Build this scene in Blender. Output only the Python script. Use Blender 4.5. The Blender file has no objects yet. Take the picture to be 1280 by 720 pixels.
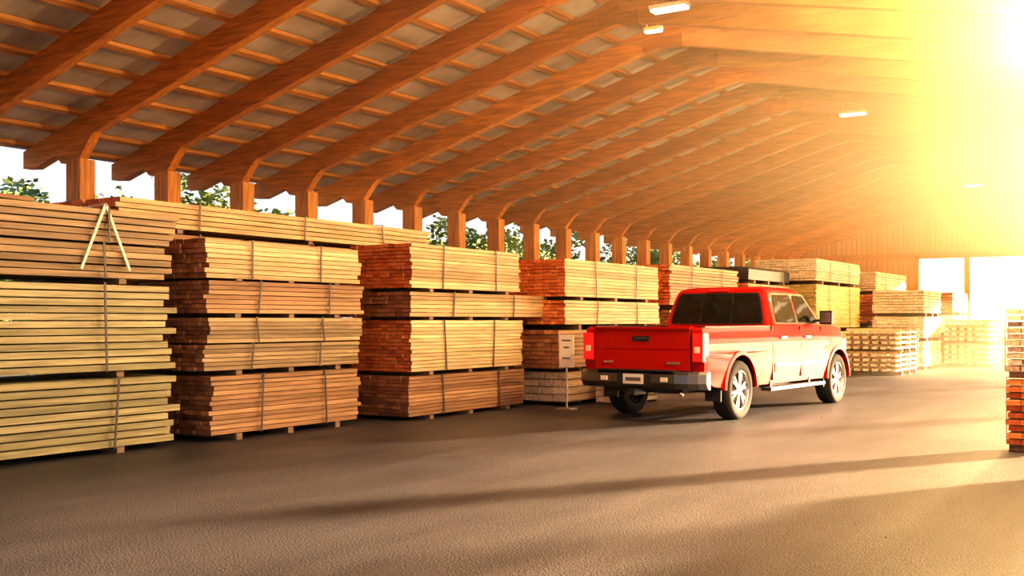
import bpy, bmesh, math, random
from mathutils import Vector, Matrix
random.seed(7)
S = bpy.context.scene
COL = S.collection

# ------------------------------------------------------------------ materials
def new_mat(name):
    m = bpy.data.materials.new(name); m.use_nodes = True
    nt = m.node_tree; nt.nodes.clear()
    out = nt.nodes.new('ShaderNodeOutputMaterial')
    b = nt.nodes.new('ShaderNodeBsdfPrincipled')
    nt.links.new(b.outputs[0], out.inputs[0])
    return m, nt, b, out

def simple(name, col, rough=0.5, metal=0.0, emis=None, es=0, coat=0, spec=None):
    m, nt, b, o = new_mat(name)
    n = nt.nodes.new('ShaderNodeTexNoise'); n.inputs['Scale'].default_value = 14
    tc = nt.nodes.new('ShaderNodeTexCoord'); nt.links.new(tc.outputs['Object'], n.inputs['Vector'])
    mr = nt.nodes.new('ShaderNodeMapRange')
    mr.inputs['To Min'].default_value = max(0, rough*0.92); mr.inputs['To Max'].default_value = min(1, rough*1.08)
    nt.links.new(n.outputs['Fac'], mr.inputs['Value']); nt.links.new(mr.outputs[0], b.inputs['Roughness'])
    b.inputs['Base Color'].default_value = (*col, 1)
    b.inputs['Metallic'].default_value = metal
    b.inputs['Coat Weight'].default_value = coat
    b.inputs['Coat Roughness'].default_value = 0.03
    if spec is not None: b.inputs['Specular IOR Level'].default_value = spec
    if emis:
        b.inputs['Emission Color'].default_value = (*emis, 1); b.inputs['Emission Strength'].default_value = es
    return m

def wood(name, c1, c2, c3=None, grain=(28, 1.3, 28), rough=0.65, bump=0.15):
    """board wood; hue varies per board (mesh island), grain stretched along the board"""
    m, nt, b, o = new_mat(name)
    N = nt.nodes.new; L = nt.links.new
    tc = N('ShaderNodeTexCoord'); mp = N('ShaderNodeMapping'); mp.inputs['Scale'].default_value = grain
    geo = N('ShaderNodeNewGeometry')
    L(tc.outputs['Object'], mp.inputs['Vector'])
    off = N('ShaderNodeVectorMath'); off.operation = 'MULTIPLY_ADD'
    L(geo.outputs['Random Per Island'], off.inputs[0]); off.inputs[1].default_value = (37, 51, 23); L(mp.outputs[0], off.inputs[2])
    nz = N('ShaderNodeTexNoise'); nz.inputs['Scale'].default_value = 1.0; nz.inputs['Detail'].default_value = 5; nz.inputs['Distortion'].default_value = 0.6
    L(off.outputs[0], nz.inputs['Vector'])
    ramp = N('ShaderNodeValToRGB')
    ramp.color_ramp.elements[0].position = 0.0; ramp.color_ramp.elements[0].color = (*c1, 1)
    ramp.color_ramp.elements[1].position = 1.0; ramp.color_ramp.elements[1].color = (*c2, 1)
    if c3:
        e = ramp.color_ramp.elements.new(0.5); e.color = (*c3, 1)
    L(geo.outputs['Random Per Island'], ramp.inputs[0])
    g = N('ShaderNodeMapRange'); g.inputs['From Min'].default_value = 0.3; g.inputs['From Max'].default_value = 0.7
    g.inputs['To Min'].default_value = 0.55; g.inputs['To Max'].default_value = 1.18
    L(nz.outputs['Fac'], g.inputs['Value'])
    mul = N('ShaderNodeVectorMath'); mul.operation = 'SCALE'
    L(ramp.outputs[0], mul.inputs[0]); L(g.outputs[0], mul.inputs['Scale'])
    L(mul.outputs[0], b.inputs['Base Color'])
    b.inputs['Roughness'].default_value = rough
    bp = N('ShaderNodeBump'); bp.inputs['Strength'].default_value = bump; bp.inputs['Distance'].default_value = 0.01
    L(nz.outputs['Fac'], bp.inputs['Height']); L(bp.outputs[0], b.inputs['Normal'])
    return m

M = {}
M['beam'] = wood('beam_wood', (.48, .18, .034), (.72, .31, .065), (.60, .24, .048), grain=(2, 20, 20))
M['post'] = wood('post_wood', (.52, .22, .05), (.70, .32, .085), grain=(20, 20, 1.5))
M['purlin'] = wood('purlin_wood', (.50, .23, .065), (.66, .32, .095))
M['pine'] = wood('pine_boards', (.42, .28, .15), (.76, .57, .35), (.60, .43, .25))
M['green'] = wood('treated_boards', (.27, .26, .15), (.50, .465, .28), (.38, .35, .20))
M['grey'] = wood('weathered_boards', (.22, .16, .10), (.50, .37, .23), (.36, .265, .16))
M['cedar'] = wood('cedar_boards', (.26, .14, .08), (.56, .35, .20), (.40, .235, .135))
M['pale'] = wood('pale_boards', (.56, .42, .25), (.86, .71, .46), (.72, .56, .36))
M['olive'] = wood('panel_sheets', (.46, .38, .14), (.60, .50, .20))
M['end'] = wood('end_grain', (.24, .10, .045), (.50, .24, .11), (.37, .16, .075), grain=(30, 30, 30))
M['endred'] = wood('painted_end_grain', (.52, .12, .03), (.84, .29, .08), (.68, .19, .055), grain=(30, 30, 30))
M['endpale'] = wood('pale_end_grain', (.70, .58, .42), (.90, .82, .66), grain=(30, 30, 30))
M['bearer'] = wood('bearer_wood', (.18, .12, .07), (.30, .20, .12))
M['strap'] = simple('strap_dark', (.07, .055, .05), .5)
M['strapw'] = simple('strap_white', (.75, .72, .68), .5)
M['tarp'] = simple('dark_tarp', (.035, .035, .04), .45)
M['wrap'] = simple('white_wrap', (.75, .72, .66), .4)
M['red'] = simple('red_paint', (.42, .007, .004), .4, coat=.34, spec=.06)
M['glass'] = simple('tinted_glass', (.012, .014, .014), .04)
M['black'] = simple('black_trim', (.02, .02, .022), .45)
M['rubber'] = simple('tyre_rubber', (.022, .021, .02), .85)
M['chrome'] = simple('bright_chrome', (.72, .70, .68), .18, metal=1.0)
M['dkchrome'] = simple('dark_chrome', (.16, .155, .15), .3, metal=.9)
M['tail'] = simple('tail_lens', (.6, .01, .01), .15, emis=(1, .03, .02), es=.4)
M['lensw'] = simple('clear_lens', (.8, .75, .7), .15)
M['plate'] = simple('licence_plate', (.75, .75, .72), .4)
M['steel'] = simple('galvanised_steel', (.45, .44, .42), .4, metal=.7)
M['lamp'] = simple('lamp_diffuser', (.9, .9, .9), .4, emis=(1, .95, .85), es=3.0)
M['sign'] = simple('sign_face', (.78, .78, .76), .5)
M['signtxt'] = simple('sign_print', (.12, .12, .13), .5)
M['bark'] = wood('bark', (.10, .065, .04), (.16, .11, .07))

def leaf_mat():
    m, nt, b, o = new_mat('foliage')
    geo = nt.nodes.new('ShaderNodeNewGeometry'); r = nt.nodes.new('ShaderNodeValToRGB')
    r.color_ramp.elements[0].color = (.03, .065, .018, 1); r.color_ramp.elements[1].color = (.12, .19, .05, 1)
    nt.links.new(geo.outputs['Random Per Island'], r.inputs[0]); nt.links.new(r.outputs[0], b.inputs['Base Color'])
    b.inputs['Roughness'].default_value = .7
    return m
M['leaf'] = leaf_mat()

def sheet_mat():
    m, nt, b, o = new_mat('roof_sheet')
    N = nt.nodes.new; L = nt.links.new
    tc = N('ShaderNodeTexCoord'); n = N('ShaderNodeTexNoise'); n.inputs['Scale'].default_value = .9; n.inputs['Detail'].default_value = 4
    L(tc.outputs['Object'], n.inputs['Vector'])
    r = N('ShaderNodeValToRGB'); r.color_ramp.elements[0].position = .3; r.color_ramp.elements[1].position = .7
    r.color_ramp.elements[0].color = (.34, .31, .29, 1); r.color_ramp.elements[1].color = (.76, .72, .68, 1)
    L(n.outputs['Fac'], r.inputs[0]); L(r.outputs[0], b.inputs['Base Color']); b.inputs['Roughness'].default_value = .55
    w = N('ShaderNodeTexWave'); w.wave_type = 'BANDS'; w.bands_direction = 'Y'; w.inputs['Scale'].default_value = 2
    L(tc.outputs['Object'], w.inputs['Vector'])
    bp = N('ShaderNodeBump'); bp.inputs['Strength'].default_value = .15; bp.inputs['Distance'].default_value = .03
    L(w.outputs['Fac'], bp.inputs['Height']); L(bp.outputs[0], b.inputs['Normal'])
    return m
M['sheet'] = sheet_mat()

def transl_mat(name, T):
    m = bpy.data.materials.new(name); m.use_nodes = True
    nt = m.node_tree; nt.nodes.clear(); N = nt.nodes.new; L = nt.links.new
    out = N('ShaderNodeOutputMaterial'); t = N('ShaderNodeBsdfTranslucent'); d = N('ShaderNodeBsdfTransparent'); mx = N('ShaderNodeMixShader')
    tc = N('ShaderNodeTexCoord'); n = N('ShaderNodeTexNoise'); n.inputs['Scale'].default_value = .8
    L(tc.outputs['Object'], n.inputs['Vector'])
    r = N('ShaderNodeValToRGB'); r.color_ramp.elements[0].position = .3; r.color_ramp.elements[1].position = .7
    r.color_ramp.elements[0].color = (.92, .74, .38, 1); r.color_ramp.elements[1].color = (.98, .88, .58, 1)
    L(n.outputs['Fac'], r.inputs[0]); L(r.outputs[0], t.inputs[0]); d.inputs[0].default_value = (1, .92, .74, 1)
    mx.inputs[0].default_value = T; L(t.outputs[0], mx.inputs[1]); L(d.outputs[0], mx.inputs[2]); L(mx.outputs[0], out.inputs[0])
    return m
M['glow_panel'] = transl_mat('added_amber_panel', .26)  # translucent roof band added to make the right slope glow gold

def siding_mat():
    m, nt, b, o = new_mat('plank_siding')
    N = nt.nodes.new; L = nt.links.new
    tc = N('ShaderNodeTexCoord'); br = N('ShaderNodeTexBrick'); mp = N('ShaderNodeMapping')
    mp.inputs['Rotation'].default_value = (math.radians(90), 0, math.radians(90)); mp.inputs['Scale'].default_value = (1, 1, 1)
    L(tc.outputs['Object'], mp.inputs['Vector']); L(mp.outputs[0], br.inputs['Vector'])
    br.inputs['Color1'].default_value = (.50, .27, .10, 1); br.inputs['Color2'].default_value = (.60, .34, .14, 1); br.inputs['Mortar'].default_value = (.1, .05, .02, 1)
    br.inputs['Scale'].default_value = 1; br.inputs['Brick Width'].default_value = 4; br.inputs['Row Height'].default_value = .2; br.inputs['Mortar Size'].default_value = .008
    L(br.outputs['Color'], b.inputs['Base Color']); b.inputs['Roughness'].default_value = .7
    return m
M['siding'] = siding_mat()

def ground_mat(name, c0, c1, bump=.3, rough=.7):
    m, nt, b, o = new_mat(name)
    N = nt.nodes.new; L = nt.links.new
    tc = N('ShaderNodeTexCoord')
    big = N('ShaderNodeTexNoise'); big.inputs['Scale'].default_value = .35; big.inputs['Detail'].default_value = 6
    L(tc.outputs['Object'], big.inputs['Vector'])
    mp = N('ShaderNodeMapping'); mp.inputs['Scale'].default_value = (2.2, .35, 1); mp.inputs['Rotation'].default_value = (0, 0, math.radians(6))
    L(tc.outputs['Object'], mp.inputs['Vector'])
    st = N('ShaderNodeTexNoise'); st.inputs['Scale'].default_value = 1.0; st.inputs['Detail'].default_value = 8; st.inputs['Roughness'].default_value = .65
    L(mp.outputs[0], st.inputs['Vector'])
    fine = N('ShaderNodeTexNoise'); fine.inputs['Scale'].default_value = 60; fine.inputs['Detail'].default_value = 4
    L(tc.outputs['Object'], fine.inputs['Vector'])
    vor = N('ShaderNodeTexVoronoi'); vor.inputs['Scale'].default_value = 90; L(tc.outputs['Object'], vor.inputs['Vector'])
    a = N('ShaderNodeMath'); a.operation = 'ADD'; L(big.outputs['Fac'], a.inputs[0]); L(st.outputs['Fac'], a.inputs[1])
    a2 = N('ShaderNodeMath'); a2.operation = 'MULTIPLY_ADD'; L(fine.outputs['Fac'], a2.inputs[0]); a2.inputs[1].default_value = .6; L(a.outputs[0], a2.inputs[2])
    r = N('ShaderNodeValToRGB'); r.color_ramp.elements[0].position = .0; r.color_ramp.elements[1].position = 1
    mr = N('ShaderNodeMapRange'); mr.inputs['From Min'].default_value = .95; mr.inputs['From Max'].default_value = 1.65
    L(a2.outputs[0], mr.inputs['Value']); L(mr.outputs[0], r.inputs[0])
    r.color_ramp.elements[0].color = (*c0, 1); r.color_ramp.elements[1].color = (*c1, 1)
    L(r.outputs[0], b.inputs['Base Color'])
    b.inputs['Roughness'].default_value = rough
    h = N('ShaderNodeMath'); h.operation = 'MULTIPLY_ADD'; L(vor.outputs['Distance'], h.inputs[0]); h.inputs[1].default_value = .4; L(fine.outputs['Fac'], h.inputs[2])
    h2 = N('ShaderNodeMath'); h2.operation = 'MULTIPLY_ADD'; L(st.outputs['Fac'], h2.inputs[0]); h2.inputs[1].default_value = 1.0; L(h.outputs[0], h2.inputs[2])
    bp = N('ShaderNodeBump'); bp.inputs['Strength'].default_value = bump; bp.inputs['Distance'].default_value = .02
    L(h2.outputs[0], bp.inputs['Height']); L(bp.outputs[0], b.inputs['Normal'])
    return m
M['ground'] = ground_mat('asphalt', (.016, .019, .030), (.082, .082, .094), bump=.42, rough=.52)
M['yard'] = ground_mat('dry_gravel_yard', (.30, .25, .19), (.46, .39, .30))

# ------------------------------------------------------------------ mesh builder
class B:
    def __init__(s): s.v = []; s.f = []; s.m = []; s.mats = []
    def mi(s, k):
        if k not in s.mats: s.mats.append(k)
        return s.mats.index(k)
    def poly(s, pts, faces, k):
        o = len(s.v); s.v += [tuple(p) for p in pts]
        for i, f in enumerate(faces):
            s.f.append([o+j for j in f]); s.m.append(s.mi(k[i] if isinstance(k, (list, tuple)) else k))
    def box(s, x0, x1, y0, y1, z0, z1, k, kend=None, kendx=None):
        p = [(x0,y0,z0),(x1,y0,z0),(x1,y1,z0),(x0,y1,z0),(x0,y0,z1),(x1,y0,z1),(x1,y1,z1),(x0,y1,z1)]
        ke = kend or k; kx = kendx or k
        s.poly(p, [(3,2,1,0),(4,5,6,7),(0,1,5,4),(2,3,7,6),(1,2,6,5),(3,0,4,7)], [k,k,ke,ke,kx,kx])
    def prism(s, pts, axis, a0, a1, k):
        """extrude 2D polygon. axis 'y': pts are (x,z); axis 'x': (y,z); axis 'z': (x,y)"""
        def P(p, a):
            return (p[0], a, p[1]) if axis == 'y' else ((a, p[0], p[1]) if axis == 'x' else (p[0], p[1], a))
        n = len(pts); v = [P(p, a0) for p in pts]+[P(p, a1) for p in pts]
        f = [tuple(range(n)), tuple(range(2*n-1, n-1, -1))]+[(i, i+n, (i+1) % n+n, (i+1) % n) for i in range(n)]
        s.poly(v, f, k)
    def bar(s, a, b, w, k, up=(0, 0, 1), h=None):
        a = Vector(a); b = Vector(b); d = (b-a).normalized(); u = Vector(up)
        r = d.cross(u)
        if r.length < 1e-4: r = d.cross(Vector((1, 0, 0)))
        r.normalize(); u = r.cross(d).normalized(); h = h or w
        c = [a-r*w/2-u*h/2, a+r*w/2-u*h/2, a+r*w/2+u*h/2, a-r*w/2+u*h/2]
        c += [p+(b-a) for p in c]
        s.poly(c, [(0,1,2,3),(7,6,5,4),(0,4,5,1),(1,5,6,2),(2,6,7,3),(3,7,4,0)], k)
    def lathe(s, prof, k, n=40, center=(0,0,0), axis='y'):
        """prof list of (radius, offset along axis)"""
        v = []; f = []
        for (r, o) in prof:
            for i in range(n):
                t = 2*math.pi*i/n; c, q = r*math.cos(t), r*math.sin(t)
                v.append((center[0]+c, center[1]+o, center[2]+q) if axis == 'y' else (center[0]+c, center[1]+q, center[2]+o))
        for j in range(len(prof)-1):
            for i in range(n):
                f.append((j*n+i, j*n+(i+1) % n, (j+1)*n+(i+1) % n, (j+1)*n+i))
        s.poly(v, f, k)
    def obj(s, name, smooth=None, bevel=None, fix=True, parent=None):
        me = bpy.data.meshes.new(name); me.from_pydata(s.v, [], s.f)
        for k in s.mats: me.materials.append(M[k])
        me.polygons.foreach_set('material_index', s.m)
        if fix:
            bm = bmesh.new(); bm.from_mesh(me); bmesh.ops.recalc_face_normals(bm, faces=bm.faces); bm.to_mesh(me); bm.free()
        me.update()
        if smooth: me.shade_smooth(); me.set_sharp_from_angle(angle=math.radians(smooth))
        o = bpy.data.objects.new(name, me); COL.objects.link(o)
        if bevel:
            bv = o.modifiers.new('bevel', 'BEVEL'); bv.width = bevel; bv.segments = 2; bv.limit_method = 'ANGLE'; bv.harden_normals = False
        if parent: o.parent = parent
        return o

def empty(name, loc=(0,0,0), rot=0):
    e = bpy.data.objects.new(name, None); COL.objects.link(e); e.location = loc; e.rotation_euler = (0, 0, rot); e.empty_display_size = .2
    return e

# ------------------------------------------------------------------ ground
b = B(); b.poly([(-17,-60,0),(4.6,-60,0),(4.6,52,0),(-17,52,0)], [(0,1,2,3)], 'ground')
b.poly([(-140,-60,0),(-17,-60,0),(-17,52,0),(-140,52,0)], [(0,1,2,3)], 'yard')
b.poly([(4.6,-60,0),(140,-60,0),(140,52,0),(4.6,52,0)], [(0,1,2,3)], 'yard')
b.poly([(-140,52,0),(140,52,0),(140,180,0),(-140,180,0)], [(0,1,2,3)], 'yard'); b.obj('ground', fix=False)

# ------------------------------------------------------------------ shed structure
XL, XR, XE = -14.0, -7.5, 3.0       # left eave posts, ridge, right eave
TL, TR = .30, .20
ZE = 4.02
ZR = ZE+TL*(XR-XL)                 # ridge underside of rafter
RD = .36
Y0 = 10.07; SP = 1.6
YS = [Y0+SP*i for i in range(-9, 22)]
YEND = YS[-1]
XO, XOR = -15.3, 3.9
def zl(x): return ZE+TL*(x-XL)
def zr(x): return ZR-TR*(x-XR)
b = B()
for y in YS:
    # left rafter, with outside tail cut in a step
    b.prism([(XO, zl(XO)+.10), (XO+.28, zl(XO+.28)), (XL-.50, zl(XL-.5)), (XL-.36, zl(XL)-.28), (XL+.02, zl(XL)-.30), (XL+.30, zl(XL+.30)-.06), (XL+.42, zl(XL+.42)),
             (XR, ZR), (XR, ZR+RD), (XO, zl(XO)+RD)], 'y', y-.075, y+.075, 'beam')
    b.prism([(XR+.002, ZR), (XOR, zr(XOR)), (XOR, zr(XOR)+RD), (XR+.002, ZR+RD)], 'y', y-.07, y+.07, 'beam')
    # ridge gusset
    b.prism([(XR-.35, zl(XR-.35)-.01), (XR, ZR-.04), (XR+.35, zr(XR+.35)-.01), (XR+.35, zr(XR+.35)+.2), (XR-.35, zl(XR-.35)+.2)], 'y', y-.085, y+.085, 'beam')
b.obj('roof_rafters')
b = B()
for i, y in enumerate(YS):
    b.box(XL-.16, XL+.16, y-.13, y+.13, 0, zl(XL)-.25, 'post')
for i, y in enumerate(YS):
    if i % 6 == 1: b.box(XE-.11, XE+.11, y-.11, y+.11, 0, zr(XE)-.30, 'post')
b.box(XE-.1, XE+.1, YS[0]-.3, YEND+.12, zr(XE)-.30, zr(XE)+.0, 'post')
b.obj('shed_posts')
b = B()
ya, yb = YS[0]-.4, YEND+.5
x = XO+.1
while x < XR-.1:
    z = zl(x)+RD+.012
    b.prism([(x, z), (x+.10, z+.03), (x+.10, z+.085), (x, z+.055)], 'y', ya, yb, 'purlin'); x += .62
x = XR+.35
while x < XOR:
    z = zr(x)+RD+.008
    b.prism([(x, z), (x+.10, z-.02), (x+.10, z+.035), (x, z+.055)], 'y', ya, yb, 'purlin'); x += .78
b.obj('roof_purlins')
b = B()
h = RD+.085
b.prism([(XO-.1, zl(XO-.1)+h), (XR, ZR+h), (XR, ZR+h+.03), (XO-.1, zl(XO-.1)+h+.03)], 'y', ya, yb, 'sheet')
SK0, SK1 = -4.6, 1.0
h = RD+.06
def rp(x0, x1, k, y0=ya, y1=yb):
    b.prism([(x0, zr(x0)+h), (x1, zr(x1)+h), (x1, zr(x1)+h+.03), (x0, zr(x0)+h+.03)], 'y', y0, y1, k)
rp(XR, -7.0, 'sheet'); rp(-5.0, SK0, 'sheet'); rp(SK1, XOR+.1, 'sheet'); rp(SK0, SK1, 'sheet', ya, 5.3)
# roof openings added in every other bay so sun reaches the columns
yc = ya
for i in range(0, len(YS)-1, 2):
    o0, o1 = YS[i]+.12, YS[i+1]-.12
    rp(-7.0, -5.0, 'sheet', yc, o0); yc = o1
rp(-7.0, -5.0, 'sheet', yc, yb)
b.obj('roof')
b = B()
b.poly([(SK0, 5.3, zr(SK0)+h+.015), (SK1, 5.3, zr(SK1)+h+.015), (SK1, yb, zr(SK1)+h+.015), (SK0, yb, zr(SK0)+h+.015)], [(0,1,2,3)], 'glow_panel')  # added translucent band, brings golden light in at upper right
b.obj('added_glow_panels', fix=False)
# far gable wall: planked gable above a wide open end
yw0, yw1 = YEND+.22, YEND+.32
GX = -9.3
b = B()
b.prism([(XL, ZE-.1), (XE, ZE-.1), (XE, zr(XE)+RD), (XR, ZR+RD), (XL, zl(XL)+RD)], 'y', yw0, yw1, 'siding')
b.box(XL, GX, yw0, yw1, 0, ZE-.1, 'siding')
for xp in (-9.3, -7.45, -3.0):
    b.box(xp-.11, xp+.11, yw0-.05, yw1+.05, 0, ZE-.1, 'post')
b.box(XL, XE, yw0-.05, yw0, ZE-.25, ZE-.02, 'post')
b.obj('wall_back')

# lamps
def lamp(x, y, zt, z=5.62, s=1):
    b = B()
    b.box(x-.26*s, x+.26*s, y-.10*s, y+.10*s, z, z+.05, 'steel')
    b.box(x-.245*s, x+.245*s, y-.085*s, y+.085*s, z-.03, z, 'lamp')
    for dx in (-.2*s, .2*s): b.box(x+dx-.006, x+dx+.006, y-.006, y+.006, z+.05, zt(x+dx)+RD+.03, 'steel')
    b.obj('ceiling_light')
for (x, y, z, s) in [(-6.0, 13.35, 5.58, 1), (-7.1, 15.2, 5.86, .55), (-6.0, 22.4, 5.62, 1), (-6.0, 36.3, 5.62, 1)]:
    lamp(x, y, zr, z, s)
# warm lamps added out of frame, standing in for the sun's glow
def glow_source(x, y, z, watts, reach=.13):
    e = empty('added_glow_source', (x, y, z))
    b = B()
    b.lathe([(.0001, .16), (.07, .15), (.09, .05), (.17, -.02), (.165, -.03), (.08, .04), (.0001, .06)], 'steel', 24, (0, 0, .10), axis='z')
    b.lathe([(.0001, -.02), (.05, 0), (.06, .05), (.04, .10), (.0001, .12)], 'lamp', 16, (0, 0, .02), axis='z')
    b.box(-.008, .008, -.008, .008, .25, zr(x)+RD-z, 'steel')
    b.obj('added_glow_housing', smooth=50, parent=e)
    l = bpy.data.lights.new('added_glow_point', 'POINT'); l.energy = watts; l.color = (1, .61, .21); l.shadow_soft_size = reach
    o = bpy.data.objects.new('added_glow_point', l); COL.objects.link(o); o.location = (0, 0, -.15); o.parent = e
glow_source(-1.25, 12.1, 4.45, 1900)
glow_source(-1.9, 22.5, 4.30, 1700)
glow_source(-2.6, 34.0, 4.20, 2600)

# ------------------------------------------------------------------ lumber
rng = random.Random(3)
def bundle(b, xb, xf, y0, y1, z0, z1, pitch, k, ke, bw=.14, jy=.04, jx=.008, gap=.12, wf=.97, straps=2, sk='strap'):
    n = max(1, round((z1-z0)/pitch)); p = (z1-z0)/n; nc = max(1, round((xf-xb)/bw)); w = (xf-xb)/nc
    for i in range(n):
        rj = rng.uniform(-jx, jx)*1.5; ry = rng.uniform(-jy, jy)
        for j in range(nc):
            a = xb+j*w+rj+rng.uniform(-.002, .002); c = a+w*wf
            if j == nc-1: c += rng.uniform(-jx, jx)
            sag = rng.uniform(0, gap*.35)*p
            b.box(a, c, y0+ry+rng.uniform(-jy, jy)*.6, y1+ry+rng.uniform(-jy, jy), z0+i*p, z0+(i+1)*p-gap*p-sag, k, kend=ke)
        if gap > .3:   # stickers between spaced rows
            for sy_ in (y0+.15, (y0+y1)/2, y1-.25): b.box(xb, xf, sy_, sy_+.07, z0+(i+1)*p-gap*1.35*p, z0+(i+1)*p, k)
    L = y1-y0
    for s in range(straps):
        y = y0+L*(s+.6)/(straps+.2)+rng.uniform(-.08, .08); t = .007; q = jx*2.6+.004; sl = rng.uniform(-.06, .06)
        b.bar((xf+q, y, z0-.004), (xf+q, y+sl, z1+.004), .026, sk, up=(1,0,0), h=.008)
        b.bar((xb-q, y, z1+.006), (xf+q, y+sl, z1+.006), .026, sk, h=.006)
        b.bar((xb-q, y, z0-.006), (xf+q, y, z0-.006), .026, sk, h=.006)
        b.bar((xb-q, y, z0-.004), (xb-q, y, z1+.004), .026, sk, up=(1,0,0), h=.008)
def bearers(b, xb, xf, y0, y1, z0, z1, n=3):
    for i in range(n):
        y = y0+(y1-y0)*(i+.35)/(n-.3); b.box(xb+.01, xf-.01+rng.uniform(-.02, .03), y-.045, y+.045, z0, z1, 'bearer')
def stack(xb, xf, y0, y1, layers, **kw):
    """layers: (z0,z1,pitch,side,end,dy0,dy1,dx)"""
    b = B(); zp = 0
    for l in layers:
        z0, z1, pitch, k, ke = l[:5]; d0, d1, dx = (list(l[5:])+[0,0,0])[:3]
        if z0-zp > .015: bearers(b, xb+max(dx,0)*0, xf+min(dx,0), y0+max(d0,0)+.1, y1-.1, zp, z0-.006)
        if k in ('wrap', 'tarp'):
            b.prism([(xb+.0, z0), (xf, z0), (xf+.01, z1-.05), (xf-.06, z1), (xb+.06, z1+.02), (xb-.01, z1-.04)], 'y', y0+d0, y1+d1, k)
        else:
            bundle(b, xb, xf+dx, y0+d0, y1+d1, z0, z1, pitch, k, ke, **kw)
        zp = z1
    return b
# stack 1 (left edge)
b = stack(-11.0, -9.6, 3.6, 8.05, [(.07,.80,.085,'green','grey',0,.03), (.87,1.78,.078,'green','grey',0,-.02), (1.84,2.20,.07,'grey','grey',0,.0), (2.21,2.56,.07,'grey','end',0,.05)], gap=.16, jy=.07, jx=.018, straps=3)
q = -9.555
for (p0, p1) in [((q,7.17,2.60),(q,6.88,1.92)), ((q,7.17,2.60),(q,7.47,1.92)), ((-9.9,7.17,2.585),(q,7.17,2.60))]:
    b.bar(p0, p1, .03, 'strapw', up=(1,0,0), h=.012)
b.bar((-9.7,3.6,2.66),(-9.85,6.5,2.60),.12,'cedar',h=.04)
b.obj('shade_stack')
# stack 2
b = stack(-10.7, -9.5, 8.55, 11.1, [(.08,.76,.056,'cedar','end',0,0), (.82,1.12,.05,'grey','end',-.12,.0), (1.135,1.43,.05,'grey','end',-.05,.05), (1.48,1.86,.052,'cedar','end',-.08,.06), (1.885,2.34,.054,'pine','end',-.1,0)], gap=.11, jy=.035, jx=.012)
b.obj('shade_stack')
# stack 3
b = stack(-10.3, -9.2, 11.85, 14.75, [(.06,.62,.05,'cedar','end',-.05,.05), (.68,1.40,.05,'pale','endred',0,0), (1.45,1.80,.055,'pine','end',-.05,.75,.03), (1.85,2.47,.05,'pine','endred',0,-.08)], gap=.11, jy=.02, jx=.006)
b.obj('shade_stack')
# stack 4
b = stack(-9.9, -8.75, 15.35, 19.0, [(.07,.56,.12,'pale','endpale',-.1,0,.1), (.62,1.24,.07,'cedar','end',-.3,0,.05), (1.33,1.73,.055,'pale','endred',0,0), (1.79,2.41,.055,'pine','endred',0,-.05)], gap=.1, jy=.02, jx=.006)
b.obj('shade_stack')
# stack 5
b = stack(-9.9, -8.75, 19.5, 23.2, [(.07,.72,.06,'cedar','end'), (.8,1.6,.06,'pine','end'), (1.7,2.5,.06,'cedar','endred')], gap=.12)
b.obj('shade_stack')
b = stack(-10.0, -8.7, 23.7, 26.6, [(.07,.8,.06,'cedar','end'), (.9,1.6,.06,'pine','end'), (1.7,2.25,.06,'cedar','endred'), (2.33,2.62,.1,'tarp','tarp')], gap=.14)
b.obj('shade_stack')
b = stack(-9.7, -8.1, 26.9, 31.0, [(.07,1.1,.08,'olive','olive'), (1.2,2.3,.03,'olive','olive'), (2.4,2.95,.06,'pine','endpale')], gap=.1)
b.obj('shade_stack')
b = stack(-7.7, -6.35, 28.0, 30.4, [(.1,.60,.125,'pale','endpale'), (.66,1.18,.13,'pale','endpale')], gap=.42, bw=.22, wf=.62)
b.obj('shade_stack')
b = stack(-7.9, -6.5, 31.6, 34.0, [(.1,.8,.09,'pale','endpale'), (.9,1.5,.08,'cedar','endpale'), (1.6,2.25,.08,'pine','endpale')], gap=.15)
b.obj('shade_stack')
b = stack(-6.5, -5.2, 34.4, 36.6, [(.1,.7,.15,'pale','endpale'), (.78,1.4,.15,'pale','endpale')], gap=.42, bw=.22, wf=.62)
b.obj('shade_stack')
b = stack(-8.0, -6.7, 36.9, 39.5, [(.1,.9,.1,'cedar','end'), (1.0,1.55,.1,'wrap','wrap'), (1.65,2.3,.08,'cedar','end')], gap=.15)
b.obj('shade_stack')
b = stack(-9.9, -8.4, 34.0, 38.0, [(.1,1.2,.1,'cedar','end'), (1.3,2.2,.09,'pine','endred'), (2.3,2.9,.08,'pine','endpale')], gap=.15)
b.obj('shade_stack')
b = stack(-5.9, -4.7, 39.0, 41.3, [(.1,.7,.1,'pale','endpale'), (.8,1.3,.1,'wrap','wrap')], gap=.15)
b.obj('shade_stack')
# back row
b = stack(-12.6, -10.95, 8.4, 15.1, [(.08,1.0,.09,'grey','end'), (1.08,2.0,.09,'cedar','end'), (2.08,2.5,.07,'cedar','end'), (2.56,2.9,.07,'pine','endred',0,-.5)], gap=.14, straps=3)
b.obj('shade_stack')
for (y0, y1, zt) in [(15.6, 20.4, 2.3), (21, 26, 2.25), (32, 37, 2.4), (38, 42, 2.0), (-1, 3.2, 2.3)]:
    b = stack(-12.4, -10.9, y0, y1, [(.08,zt*.5-.04,.1,'cedar','end'), (zt*.5+.04,zt,.1,'pine','endred')], gap=.14)
    b.obj('shade_stack')
# right hand stacks
b = stack(-1.73, -1.3, 12.5, 12.9, [(.08,.78,.07,'cedar','endred'), (.86,1.53,.07,'cedar','endpale')], gap=.2, bw=.15, sk='strapw')
b.obj('shade_stack')
b = stack(-.75, .7, 7.6, 11.4, [(.08,.66,.07,'cedar','endred')], gap=.2)  # unseen stack, added to cast shade on the lower-right ground
b.obj('shade_stack')

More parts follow.
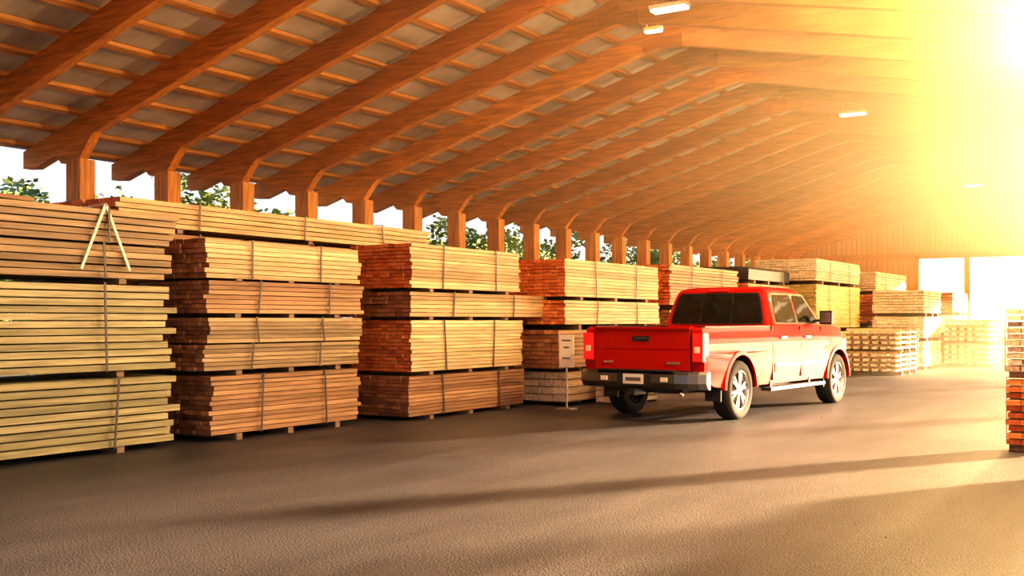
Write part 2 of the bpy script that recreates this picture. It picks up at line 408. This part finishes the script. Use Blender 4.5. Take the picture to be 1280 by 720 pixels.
# sign on stand
b = B(); sx, sy = -8.38, 14.75
b.box(sx-.012, sx+.012, sy-.012, sy+.012, .02, .68, 'steel')
b.box(sx-.13, sx+.13, sy-.1, sy+.1, 0, .02, 'steel')
b.box(sx-.125, sx+.125, sy-.012, sy+.012, .66, 1.17, 'sign')
for zz, ww in [(1.08,.08),(.97,.05),(.80,.07)]:
    b.box(sx-ww, sx+ww, sy-.016, sy-.012, zz-.012, zz+.012, 'signtxt')
b.obj('price_sign')
# low pallet of blocks beside the sign
b = B()
for i in range(3):
    b.box(-8.6, -7.9, 16.05+i*.5, 16.15+i*.5, 0, .02, 'bearer')
bundle(b, -8.55, -7.95, 16.0, 17.2, .03, .42, .1, 'pale', 'endpale', straps=1)
b.obj('timber_block_pallet')

# ------------------------------------------------------------------ pickup truck
T = empty('pickup_truck', (-6.42, 14.62, 0), math.radians(85.6))
WB = 3.8; RA = .50; ZC = .42
def arc(cx, a0, a1, r, n=14):
    return [(cx+r*math.cos(math.radians(a0+(a1-a0)*i/n)), ZC+r*math.sin(math.radians(a0+(a1-a0)*i/n))) for i in range(n+1)]
prof = [(-1.04,.60),(-1.06,.9),(-1.06,1.27),(-1.02,1.30),(1.13,1.30),(1.2,1.31),(3.25,1.32),(3.7,1.31),(4.2,1.25),(4.48,1.16),(4.56,1.05),(4.60,.8),(4.58,.52),(4.4,.46)]
prof += arc(WB, 5, 175, RA)+[(3.2,.45),(.6,.45)]+arc(0, 5, 175, RA)+[(-.8,.50)]
HW = .96
bm = bmesh.new()
vs0 = [bm.verts.new((x, -HW, z)) for x, z in prof]; f0 = bm.faces.new(vs0)
r = bmesh.ops.extrude_face_region(bm, geom=[f0]); vv = [g for g in r['geom'] if isinstance(g, bmesh.types.BMVert)]
bmesh.ops.translate(bm, verts=vv, vec=(0, 2*HW, 0))
def cut(co, no):
    bmesh.ops.bisect_plane(bm, geom=bm.verts[:]+bm.edges[:]+bm.faces[:], plane_co=co, plane_no=no)
for z in (.55, .65, .8, .95, 1.05, 1.10, 1.16, 1.22, 1.27): cut((0,0,z), (0,0,1))
for x in (-.9, 1.1, 1.2, 2.1, 3.0, 3.3, 3.6, 4.1, 4.3, 4.45): cut((x,0,0), (1,0,0))
for y in (-.8,-.5,-.2,.2,.5,.8): cut((0,y,0), (0,1,0))
for v in bm.verts:
    x, y, z = v.co
    k = 1.0
    if z > 1.05: k -= .045*((z-1.05)/.27)**1.5
    if z < .7: k -= .03*((.7-z)/.25)
    if 1.06 < z < 1.12: k += .008
    if x > 3.3: k -= .13*((x-3.3)/1.3)**2.5
    if x < -.9: k -= .02
    # fender swell around wheels
    for cx in (0, WB):
        dd = math.hypot(x-cx, z-ZC)
        if abs(y) > .9 and dd < .95: k += .03*(1-max(0, (dd-.5))/.45)
    v.co.y = y*k
    if z > 1.2 and x > 3.25: v.co.z += .03*(1-(abs(y)/HW)**2)
    if x > 4.2: v.co.x -= .16*(abs(y)/HW)**3
bmesh.ops.triangulate(bm, faces=[f for f in bm.faces if len(f.verts) > 4], ngon_method='EAR_CLIP')
bmesh.ops.recalc_face_normals(bm, faces=bm.faces)
me = bpy.data.meshes.new('body'); bm.to_mesh(me); bm.free(); me.materials.append(M['red'])
body = bpy.data.objects.new('body', me); COL.objects.link(body)
# bed cavity
cb = B(); cb.box(-.98, 1.04, -.80, .80, .74, 1.6, 'black'); cutter = cb.obj('cutter')
md = body.modifiers.new('bed', 'BOOLEAN'); md.object = cutter; md.operation = 'DIFFERENCE'; md.solver = 'EXACT'
dg = bpy.context.evaluated_depsgraph_get()
nm = bpy.data.meshes.new_from_object(body.evaluated_get(dg))
body.modifiers.clear(); body.data = nm
bpy.data.objects.remove(cutter, do_unlink=True)
nm.shade_smooth(); nm.set_sharp_from_angle(angle=math.radians(28))
body.parent = T
# cab
secs = [(1.27,1.19,3.42,.915),(1.33,1.20,3.34,.905),(1.50,1.235,3.12,.86),(1.68,1.28,2.88,.805),(1.80,1.315,2.72,.765),(1.86,1.36,2.62,.735),(1.90,1.46,2.48,.66),(1.92,1.65,2.25,.45)]
def lerp_sec(z):
    for a, c in zip(secs, secs[1:]):
        if a[0] <= z <= c[0]:
            t = (z-a[0])/(c[0]-a[0]); return [a[i]+(c[i]-a[i])*t for i in range(4)]
    return secs[-1]
cab = B(); ring = []; n = 0
for (z, xr, xf, hw) in secs:
    pts = []; rc = .09
    for (cx, cy, a0) in [(xf-rc, hw-rc, 0), (xr+rc, hw-rc, 90), (xr+rc, -hw+rc, 180), (xf-rc, -hw+rc, 270)]:
        for i in range(6):
            t = math.radians(a0+90*i/5); pts.append((cx+rc*math.cos(t), cy+rc*math.sin(t), z))
    # bow windshield/rear
    pts = [(p[0]+(.06*(1-(p[1]/hw)**2) if p[0] > 2.2 else -.015*(1-(p[1]/hw)**2)), p[1], p[2]) for p in pts]
    ring.append(pts)
npt = len(ring[0]); V = [p for r_ in ring for p in r_]; F = []
for j in range(len(secs)-1):
    for i in range(npt): F.append((j*npt+i, j*npt+(i+1) % npt, (j+1)*npt+(i+1) % npt, (j+1)*npt+i))
F.append(tuple((len(secs)-1)*npt+i for i in range(npt)))
cab.poly(V, F, 'red'); cab.obj('cab', smooth=35, parent=T)
# windows
def rpoly(pts, r=.05, n=4):
    out = []; N_ = len(pts)
    for i in range(N_):
        p = Vector(pts[i]); a = (Vector(pts[i-1])-p); c = (Vector(pts[(i+1) % N_])-p)
        ra = min(r, a.length*.45); rc = min(r, c.length*.45); A = p+a.normalized()*ra; C = p+c.normalized()*rc
        for k in range(n+1):
            t = k/n; out.append(tuple((1-t)**2*A+2*t*(1-t)*p+t*t*C))
    return out
g = B()
def side_win(pts, sgn, k, off):
    pp = rpoly(pts, .05); g.poly([(x, sgn*(lerp_sec(z)[3]+off), z) for x, z in pp], [tuple(range(len(pp)))], k)
for s in (1, -1):
    side_win([(1.33,1.34),(3.22,1.34),(2.72,1.815),(1.46,1.815)], s, 'black', .004)
    side_win([(2.27,1.365),(3.08,1.365),(2.68,1.79),(2.27,1.79)], s, 'glass', .008)
    side_win([(1.39,1.365),(2.19,1.365),(2.19,1.79),(1.50,1.79)], s, 'glass', .008)
def end_win(pts, rear, k, off):
    cols = 13
    grid = []
    z0_, z1_ = pts[0][1], pts[2][1]; w0, w1 = abs(pts[0][0]), abs(pts[2][0])
    for j in range(7):
        z = z0_+(z1_-z0_)*j/6; sc = lerp_sec(z); w = w0+(w1-w0)*j/6
        if j in (0, 6): w -= .03
        for i in range(cols):
            y = -w+2*w*i/(cols-1); bow = 1-(y/sc[3])**2
            x = sc[1]-.015*bow-off if rear else sc[2]+.06*bow+off
            grid.append((x, y, z))
    g.poly(grid, [(j*cols+i, j*cols+i+1, (j+1)*cols+i+1, (j+1)*cols+i) for j in range(6) for i in range(cols-1)], k)
end_win([(-.80,1.335),(.80,1.335),(.68,1.82)], True, 'black', .006)
end_win([(-.77,1.36),(.77,1.36),(.655,1.80)], True, 'glass', .012)
end_win([(-.80,1.36),(.80,1.36),(.66,1.81)], False, 'glass', .012)
for yy in (-.26, .26): g.bar((lerp_sec(1.36)[1]-.028, yy, 1.36), (lerp_sec(1.8)[1]-.028, yy*.97, 1.80), .02, 'black', up=(1,0,0), h=.006)
g.obj('windows', fix=False, parent=T)
# trim + lights
t = B()
t.box(1.29,1.36,-.16,.16,1.845,1.875,'tail')                                  # third brake light
# tailgate
t.box(-1.075,-1.05,-.76,.76,.70,1.27,'black')
t.box(-1.095,-1.06,-.745,.745,.715,.99,'red'); t.box(-1.10,-1.06,-.745,.745,1.0,1.285,'red')
t.box(-1.09,-1.06,-.745,.745,.985,1.005,'red')
t.box(-1.13,-1.04,-.76,.76,1.275,1.305,'red')
t.box(-1.115,-1.09,-.13,.13,1.11,1.18,'black'); t.box(-1.122,-1.11,-.09,.09,1.135,1.165,'dkchrome')
t.box(-1.108,-1.09,-.60,-.40,.80,.83,'chrome'); t.box(-1.108,-1.09,.44,.60,.80,.83,'chrome')
for s in (1, -1):
    a, c = sorted((s*.79, s*.945))
    t.box(-1.105,-.93,a,c,.84,1.22,'tail'); a, c = sorted((s*.82, s*.90)); t.box(-1.112,-1.1,a,c,.96,1.04,'lensw'); t.box(-1.11,-1.1,a,c,.88,.92,'tail')
# bed rails
for s in (1, -1):
    a, c = sorted((s*.79, s*.925)); t.box(-1.0,1.12,a,c,1.295,1.318,'black')
# gap between bed and cab, door seams, handles, rockers, mouldings
for s in (1, -1):
    def strip(x0, x1, z0, z1, k, o0=.93, o1=.975):
        a, c = sorted((s*o0, s*o1)); t.box(x0, x1, a, c, z0, z1, k)
    strip(1.14,1.165,.5,1.06,'black',.9,.964); strip(1.14,1.165,1.06,1.3,'black',.88,.942)
    strip(2.235,2.245,.52,1.05,'black',.93,.963); strip(2.235,2.245,1.05,1.3,'black',.90,.945)
    strip(3.13,3.14,.62,1.05,'black',.90,.958); strip(3.13,3.14,1.05,1.29,'black',.90,.942)
    strip(1.23,1.235,.62,1.05,'black',.90,.963)
    strip(1.42,1.62,1.12,1.155,'chrome',.93,.985); strip(2.38,2.58,1.12,1.155,'chrome',.93,.985)
    strip(1.2,3.2,.70,.745,'dkchrome',.93,.972)
    a, c = sorted((s*.90, s*1.06)); t.box(.85,3.0,a,c,.36,.41,'black')
    for xx in (1.1, 2.6): t.box(xx-.03,xx+.03,*sorted((s*.6, s*.95)),.39,.50,'black')
    # mirror
    a, c = sorted((s*.88, s*1.02)); t.box(2.98,3.04,a,c,1.37,1.41,'black')
    a, c = sorted((s*.99, s*1.19)); t.box(2.93,3.06,a,c,1.33,1.55,'black'); t.box(2.922,2.932,a+.02,c-.02,1.36,1.52,'chrome')
    # headlight
    a, c = sorted((s*.62, s*.86)); t.box(4.36,4.52,a,c,.88,1.08,'lensw')
    # mud flaps
    a, c = sorted((s*.70, s*.94)); t.box(-.56,-.54,a,c,.28,.62,'black'); t.box(WB-.56,WB-.54,a,c,.30,.6,'black')
# rear bumper
t.prism([(-1.09,.70),(-1.24,.71),(-1.29,.67),(-1.30,.55),(-1.24,.47),(-1.09,.46)], 'y', -.62, .62, 'dkchrome')
for s in (1, -1):
    P = []
    for (y, off) in [(.62,0),(.80,.03),(.92,.10),(.985,.22)]:
        P += [(x+off if x < -1.15 else x+off*.6, s*y, z) for x, z in [(-1.09,.70),(-1.24,.71),(-1.29,.67),(-1.30,.55),(-1.24,.47),(-1.09,.46)]]
    F = [(j*6+i, j*6+(i+1) % 6, (j+1)*6+(i+1) % 6, (j+1)*6+i) for j in range(3) for i in range(6)]+[tuple(18+i for i in range(6))]
    t.poly(P, F, 'dkchrome')
t.box(-1.31,-1.10,-.60,.60,.705,.722,'black')
t.box(-1.312,-1.28,-.26,.26,.50,.685,'black'); t.box(-1.320,-1.311,-.16,.16,.53,.665,'plate'); t.box(-1.323,-1.319,-.12,.12,.57,.62,'signtxt')
t.box(-1.36,-1.05,-.05,.05,.38,.47,'black'); t.box(-1.05,.6,-.62,.62,.40,.55,'black')
for s in (1, -1): t.box(-1.32,-1.295,*sorted((s*.42, s*.52)),.57,.63,'lensw')
# chassis
t.box(-.9,4.3,-.50,-.42,.42,.56,'black'); t.box(-.9,4.3,.42,.50,.42,.56,'black'); t.box(1.0,3.4,-.6,.6,.36,.5,'black')
t.box(-.07,.07,-.8,.8,.36,.50,'black'); t.box(WB-.06,WB+.06,-.8,.8,.36,.48,'black')
t.box(-.8,.8,-.72,.72,.60,.76,'black')
# grille, front bumper
t.box(4.44,4.61,-.55,.55,.80,1.10,'black')
for zz in (.86,.94,1.02): t.box(4.60,4.625,-.54,.54,zz-.012,zz+.012,'chrome')
t.prism([(4.42,.44),(4.66,.48),(4.70,.60),(4.66,.74),(4.42,.74)], 'y', -.82, .82, 'chrome')
t.obj('trim', bevel=.004, parent=T)
ex = B(); ex.bar((-.9,-.55,.42),(-1.18,-.66,.40),.06,'chrome'); ex.obj('exhaust', bevel=.02, parent=T)
# arch lips and wheels
al = B()
for cx in (0, WB):
    for s in (1, -1):
        pts_o = arc(cx, 2, 178, RA+.045, 24); pts_i = arc(cx, 2, 178, RA-.01, 24); n = len(pts_o)
        P = [(x, s*.90, z) for x, z in pts_i]+[(x, s*1.002, z) for x, z in pts_i]+[(x, s*.995, z) for x, z in pts_o]+[(x, s*.94, z) for x, z in pts_o]
        F = []
        for j in range(3):
            for i in range(n-1): F.append((j*n+i, j*n+i+1, (j+1)*n+i+1, (j+1)*n+i))
        al.poly(P, F, 'red')
        # dark liner
        pl = arc(cx, 0, 180, RA-.012, 20); m_ = len(pl)
        al.poly([(x, s*.96, z) for x, z in pl]+[(x, s*.55, z) for x, z in pl], [(i, i+1, m_+i+1, m_+i) for i in range(m_-1)], 'black')
        al.poly([(x, s*.56, z) for x, z in pl], [tuple(range(m_))], 'black')
al.obj('wheel_arches', smooth=40, parent=T)
R = .415
for cx in (0, WB):
    for s in (1, -1):
        w = B(); yc = s*.845; cc = (cx, yc, R)
        def yy(o): return s*o
        tp = [(.265,-.12),(.30,-.135),(.36,-.14),(.395,-.125),(R,-.095),(R,-.04),(R-.012,-.035),(R-.012,-.025),(R,-.02),(R,.02),(R-.012,.025),(R-.012,.035),(R,.04),(R,.095),(.395,.125),(.36,.14),(.30,.135),(.268,.12)]
        w.lathe([(r_, yy(o)) for r_, o in tp], 'rubber', 48, cc)
        w.lathe([(.268,yy(.12)),(.275,yy(.128)),(.262,yy(.122)),(.245,yy(.07)),(.24,yy(-.1))], 'chrome', 48, cc)
        w.lathe([(.24,yy(.02)),(.0001,yy(.02))], 'black', 32, cc)
        w.lathe([(.085,yy(.03)),(.085,yy(.10)),(.07,yy(.115)),(.0001,yy(.118))], 'chrome', 32, cc)
        for i in range(6):
            a = 2*math.pi*i/6+.3
            for da in (-.16, .16):
                p0 = (cx+.07*math.cos(a+da*.6), yc+s*.092, R+.07*math.sin(a+da*.6)); p1 = (cx+.258*math.cos(a+da), yc+s*.085, R+.258*math.sin(a+da))
                w.bar(p0, p1, .034, 'chrome', up=(0,1,0), h=.035)
        w.lathe([(.15,yy(.028)),(.15,yy(.04)),(.0001,yy(.04))], 'dkchrome', 24, cc)
        w.obj('wheel', smooth=35, parent=T)

# ------------------------------------------------------------------ trees
def tree_mesh(seed, H):
    rg = random.Random(seed); b = B()
    b.bar((0,0,0), (.1,.05,H*.65), .28, 'bark')
    cl = []
    for i in range(26):
        zz = H*rg.uniform(.18, .95); rr = (H*.34)*math.sqrt(max(0.05, 1-((zz/H-.5)/.55)**2))*rg.uniform(.3, 1); a = rg.uniform(0, 6.28)
        cl.append((rr*math.cos(a), rr*math.sin(a), zz, rg.uniform(.5, 1.0)*H*.14))
        if i % 3 == 0: b.bar((.05,0,zz*.6), cl[-1][:3], .07, 'bark')
    for c in cl:
        for k in range(150):
            d = Vector((rg.gauss(0,1), rg.gauss(0,1), rg.gauss(0,.8))).normalized()*c[3]*rg.uniform(.55, 1.15)
            p = Vector(c[:3])+d; u = Vector((rg.gauss(0,1), rg.gauss(0,1), rg.gauss(0,1))).normalized(); v = u.orthogonal().normalized(); s = rg.uniform(.08, .16)
            b.poly([p-u*s, p+v*s*.7, p+u*s, p-v*s*.7], [(0,1,2,3)], 'leaf')
    o = b.obj('deciduous_tree', fix=False); return o
protos = [tree_mesh(i, h_) for i, h_ in enumerate([6.4, 7.2, 5.6])]
k = 0
yy_ = 2.0
while yy_ < 130:
    xx = -34+rng.uniform(-4, 3)
    o = protos[k] if k < 3 else bpy.data.objects.new('deciduous_tree', protos[k % 3].data)
    if k >= 3: COL.objects.link(o)
    o.location = (xx, yy_, 0); o.rotation_euler = (0, 0, rng.uniform(0, 6)); s = rng.uniform(.84, 1.02); o.scale = (s*1.3, s*1.3, s)
    yy_ += rng.uniform(1.6, 2.5); k += 1

# scraps of wood on the tarmac: one object
b = B()
for i in range(26):
    x = rng.uniform(-8, -.5); y = rng.uniform(6, 26); a = rng.uniform(0, 3.1); l = rng.uniform(.01, .025)
    b.bar((x, y, .004), (x+l*math.cos(a), y+l*math.sin(a), .005), rng.uniform(.006, .012), 'cedar', h=.006)
b.obj('wood_scraps')

# ------------------------------------------------------------------ light
AZ = math.radians(30); TE = .35*math.sin(AZ)
sd = Vector((math.sin(AZ), math.cos(AZ), TE)).normalized()
sun = bpy.data.lights.new('sun', 'SUN'); sun.energy = 72; sun.color = (1, .60, .28); sun.angle = math.radians(3.4)
so = bpy.data.objects.new('sun', sun); COL.objects.link(so); so.rotation_euler = (-sd).to_track_quat('-Z', 'Y').to_euler(); so.location = (20, 20, 20)

W = bpy.data.worlds.new('sky'); S.world = W; W.use_nodes = True; nt = W.node_tree; nt.nodes.clear(); N = nt.nodes.new; L = nt.links.new
out = N('ShaderNodeOutputWorld'); bg = N('ShaderNodeBackground'); tc = N('ShaderNodeTexCoord')
sep = N('ShaderNodeSeparateXYZ'); L(tc.outputs['Generated'], sep.inputs[0])
ramp = N('ShaderNodeValToRGB'); cr = ramp.color_ramp
cr.elements[0].position = 0; cr.elements[0].color = (.92, .90, .86, 1); cr.elements[1].position = .6; cr.elements[1].color = (.36, .55, .95, 1)
e = cr.elements.new(.15); e.color = (.84, .90, 1.0, 1)
L(sep.outputs['Z'], ramp.inputs[0])
dot = N('ShaderNodeVectorMath'); dot.operation = 'DOT_PRODUCT'; L(tc.outputs['Generated'], dot.inputs[0]); dot.inputs[1].default_value = sd
mx = N('ShaderNodeMath'); mx.operation = 'MAXIMUM'; L(dot.outputs['Value'], mx.inputs[0]); mx.inputs[1].default_value = 0
pw = N('ShaderNodeMath'); pw.operation = 'POWER'; L(mx.outputs[0], pw.inputs[0]); pw.inputs[1].default_value = 4
glow = N('ShaderNodeVectorMath'); glow.operation = 'SCALE'; glow.inputs[0].default_value = (1, .72, .38); 
m7 = N('ShaderNodeMath'); m7.operation = 'MULTIPLY'; L(pw.outputs[0], m7.inputs[0]); m7.inputs[1].default_value = 6.5
L(m7.outputs[0], glow.inputs['Scale'])
add = N('ShaderNodeVectorMath'); add.operation = 'ADD'; L(ramp.outputs[0], add.inputs[0]); L(glow.outputs[0], add.inputs[1])
L(add.outputs[0], bg.inputs[0]); bg.inputs[1].default_value = .95; L(bg.outputs[0], out.inputs[0])

# haze boxes added under the roof's sunny side to carry the glow
def haze(x0, x1, y0, y1, z0, z1, dens):
    hb = B(); hb.box(x0, x1, y0, y1, z0, z1, 'black'); o = hb.obj('glow_haze_box')
    hm = bpy.data.materials.new('glow_haze'); hm.use_nodes = True; nt = hm.node_tree; nt.nodes.clear()
    o_ = nt.nodes.new('ShaderNodeOutputMaterial'); vsn = nt.nodes.new('ShaderNodeVolumeScatter')
    vsn.inputs['Color'].default_value = (1, .88, .56, 1); vsn.inputs['Density'].default_value = dens; vsn.inputs['Anisotropy'].default_value = .35
    nt.links.new(vsn.outputs[0], o_.inputs['Volume']); o.data.materials.clear(); o.data.materials.append(hm)
haze(-5.0, 3.8, 4.5, 42.3, 2.0, 6.4, .040)
haze(-2.4, 3.79, 4.4, 42.25, 2.01, 6.39, .045)
haze(-7.0, 3.8, 25.0, 42.3, .02, 1.99, .022)

S.view_settings.view_transform = 'Standard'
try:
    S.view_settings.look = 'Medium High Contrast'
except Exception:
    pass
S.view_settings.exposure = .12

# ------------------------------------------------------------------ camera
cam = bpy.data.cameras.new('camera'); co = bpy.data.objects.new('camera', cam); COL.objects.link(co)
co.location = (0, 0, 1.4); co.rotation_euler = (math.radians(90), 0, math.atan(860/1350))
cam.sensor_width = 36; cam.lens = 36*1350/1280; cam.shift_y = 40/1280
S.camera = co
